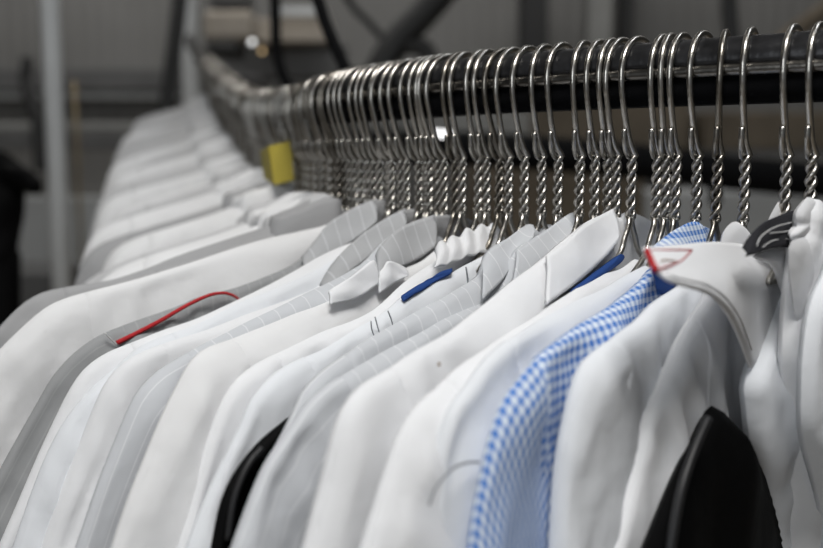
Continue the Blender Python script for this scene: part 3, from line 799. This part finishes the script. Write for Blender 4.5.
V, Fc = tube_geo(a_, 11*2.85/F, 12, rf=lambda t: (1.25-.55*t)); keep(mesh_obj('sleeve', V, Fc, M['black']), bc)
# machine behind the rail's far end
mc = empty('finishing_machine', tuple(at_px(228, 60, 5.5)))
tag(mc, 'beige blurred machine head above the far end of the rail', 'machine')
for nm, x0, y0, x1, y1, mt in (('housing', 203, 10, 252, 40, 'beige'), ('base_plate', 205, 40, 238, 56, 'dark'), ('top_cap', 208, -20, 246, 8, 'beam'), ('mounting_post', 222, -455, 232, -18, 'beam')):
    keep(pbox(nm, x0, y0, x1, y1, 5.5, .3, mt, None, None, .03), mc)
pbox('beige_panel', 252, 18, 330, 42, 6.2, .3, 'beige', 'dull beige horizontal panel behind the two black hoses', 'panel')
pbox('light_strip', 278, 7, 326, 16, 6.0, .1, 'pole', 'pale grey horizontal strip above the beige panel', 'strip')
pbox('grey_machine_housing', 225, 44, 345, 78, 6.4, .3, 'beam', 'dim grey panel under the beige panel behind the hoses', 'panel')
ptube('roller', [(222,84),(240,80),(262,84)], 5.0, 8, 'dark', 'dark roller shape just above the far hangers', 'roller')
ptube('black_hose', [(272,-60),(275,0),(276,40),(280,66),(290,92),(296,112)], 2.3, 5.5, 'hose', 'left of two black hoses hanging down above the far rail', 'hose')
ptube('black_hose', [(300,-60),(318,0),(328,30),(345,68),(356,96)], 1.75, 6.5, 'hose', 'right and more slanted of two black hoses above the rail', 'hose')
for x, y, r, mt, lb in ((262, 51, 2.2, 'warm_lamp', 'tiny warm glowing spot of light beside the machine head'), (252, 42, 2.4, 'lamp', 'tiny pale glint beside the machine head')):  # emissive balls draw two bright spots, the pale one a glint
    V, Fc = [], []
    p = at_px(x, y, 5.0); bm = bmesh.new(); bmesh.ops.create_uvsphere(bm, u_segments=12, v_segments=8, radius=r*5/F)
    me = bpy.data.meshes.new('glow_spot'); bm.to_mesh(me); me.materials.append(M[mt]); o = link(bpy.data.objects.new('glow_spot', me)); o.location = p; tag(o, lb, 'lamp')
# arms above the rail
am = empty('robot_arm', tuple(at_px(400, 40, 4.6))); tag(am, 'dark jointed machine arm rising diagonally behind the rail', 'machine arm')
for nm, pts, r in (('lower_arm', [(372,95),(384,62),(400,38),(425,12),(452,-20)], 15), ('forearm', [(395,48),(420,46),(430,60),(432,92)], 9), ('link_rod', [(335,-25),(352,5),(370,24),(388,44)], 4)):
    P = cat_rom([tuple(at_px(x, y, 4.6)) for x, y in pts], 6); keep(tube(nm, P, r*4.6/F, M['dark']), am)
pbox('wall_column', 522, -60, 548, 110, 6.3, .3, 'dark', 'dark upright column behind the middle of the rail', 'column')
pbox('wall_column', 588, -60, 612, 110, 6.6, .2, 'lightgrey', 'paler upright column right of the dark one', 'column')
pbox('wall_column', 622, -60, 634, 110, 6.6, .2, 'dark', 'thin dark upright post right of the paler column', 'column')
ptube('hanging_nozzle', [(729,-60),(729,0),(730,20),(732,40),(732,60)], 4.2, 8, 'dark', 'dark nozzle hanging down behind the right part of the rail', 'nozzle')
ptube('steel_strut', [(760,60),(800,28),(860,-15),(1500,-480)], 5.2, 9, 'brown', 'brownish slanted strut at the upper right corner', 'strut')
# behind the hangers, below the rail
pbox('long_shelf', 355, 112, 535, 140, 5.6, .4, 'lightgrey', 'pale grey long box seen between hangers left of centre', 'shelf')
tb = ptube('thick_black_pipe', [(300,148),(440,148),(520,152),(640,162),(740,174),(900,186)], 3.6, 18, 'hose', 'thick black horizontal pipe seen behind the twisted necks', 'pipe')
pbox('cardboard_box', 535, 100, 690, 150, 5.4, .4, 'brown', 'brown cardboard box behind the hangers at right of centre', 'box')
pbox('cardboard_box', 705, 112, 860, 150, 5.4, .4, 'brown', 'brown cardboard box behind the rightmost hangers', 'box')
rk_ = empty('storage_rack', tuple(at_px(700, 455, 5.5)))
tag(rk_, 'dark rack carrying the cardboard boxes behind the thick pipe', 'rack')
keep(pbox('shelf_board', 520, 150.2, 880, 155, 5.38, .5, 'beam', None, None, .003), rk_)
for x in (524, 872):
    for D in (5.4, 5.84): keep(pbox('leg', x-3, 155, x+3, 152+1650/5.4 if D < 5.5 else 152+1650/5.84, D, .04, 'beam', None, None, .003), rk_)
pbox('brown_cabinet', 470, 165, 640, 506, 4.6, .4, 'brown', 'brown cabinet standing under the thick black pipe', 'cabinet')
pbox('pale_cabinet', 640, 192, 900, 491, 4.8, .6, 'board', 'pale cabinet under the thick black pipe at right', 'cabinet')
ptube('pendant_grip', [(712,180),(714,192),(716,204)], 3.5, 6, 'hose', 'black knob hanging under the thick black pipe', 'knob')
P = [tuple(at_px(x, y, 3.2)) for x, y in ((423,132),(438,133.5),(454,135))]
o = tube('small_tube_lamp', P, 2.6*3.2/F, M['lamp'], None, 10); tag(o, 'small white tube lamp glimpsed between hangers left of centre', 'lamp')

# ---------------------------------------------------------------- light
def area(name, loc, rot, sx_, sy_, e, col=(1, 1, 1)):
    l = bpy.data.lights.new(name, 'AREA'); l.shape = 'RECTANGLE'; l.size = sx_; l.size_y = sy_; l.energy = e; l.color = col
    o = link(bpy.data.objects.new(name, l)); o.location = loc; o.rotation_euler = rot; return o
area('overhead_light', (.1, -.7, 4.2), (math.radians(18), math.radians(2), 0), 1.3, .9, 82, (1, .985, .96))
area('overhead_light', (1.8, 1.6, 4.4), (0, math.radians(12), 0), .5, 2.0, 22, (.9, .95, 1))
area('rear_left_fill', (-2.6, -3.4, 2.6), (math.radians(72), 0, math.radians(-32)), 2.6, 1.8, 48, (.93, .97, 1))  # unseen cool fill light behind the camera, no window modelled
area('overhead_light', (-1.5, 5.2, 4.6), (math.radians(25), 0, 0), 5, .5, 74, (1, .98, .95))  # unseen lamp added to brighten the back wall
area('overhead_light', (3.0, 5.4, 4.6), (math.radians(20), 0, 0), 3, .5, 18, (1, .98, .95))  # second unseen lamp added for the wall, right side
wd = bpy.data.worlds.new('World'); bpy.context.scene.world = wd; wd.use_nodes = True
wd.node_tree.nodes['Background'].inputs[0].default_value = (.85, .92, 1, 1); wd.node_tree.nodes['Background'].inputs[1].default_value = .11

# ---------------------------------------------------------------- camera
cd = bpy.data.cameras.new('camera'); cam = link(bpy.data.objects.new('camera', cd))
cd.sensor_width = 36; cd.lens = 36*F/823; cam.location = (0, 0, CZ); cam.rotation_euler = (math.pi/2-PITCH, 0, 0)
cd.clip_start = .05; cd.dof.use_dof = True; cd.dof.focus_distance = .715; cd.dof.aperture_fstop = cd.lens/11.0
cd.dof.aperture_blades = 0
sc = bpy.context.scene; sc.camera = cam
sc.view_settings.view_transform = 'Standard'; sc.view_settings.look = 'None'; sc.view_settings.gamma = 1
sc.view_settings.use_curve_mapping = False; sc.view_settings.exposure = 0
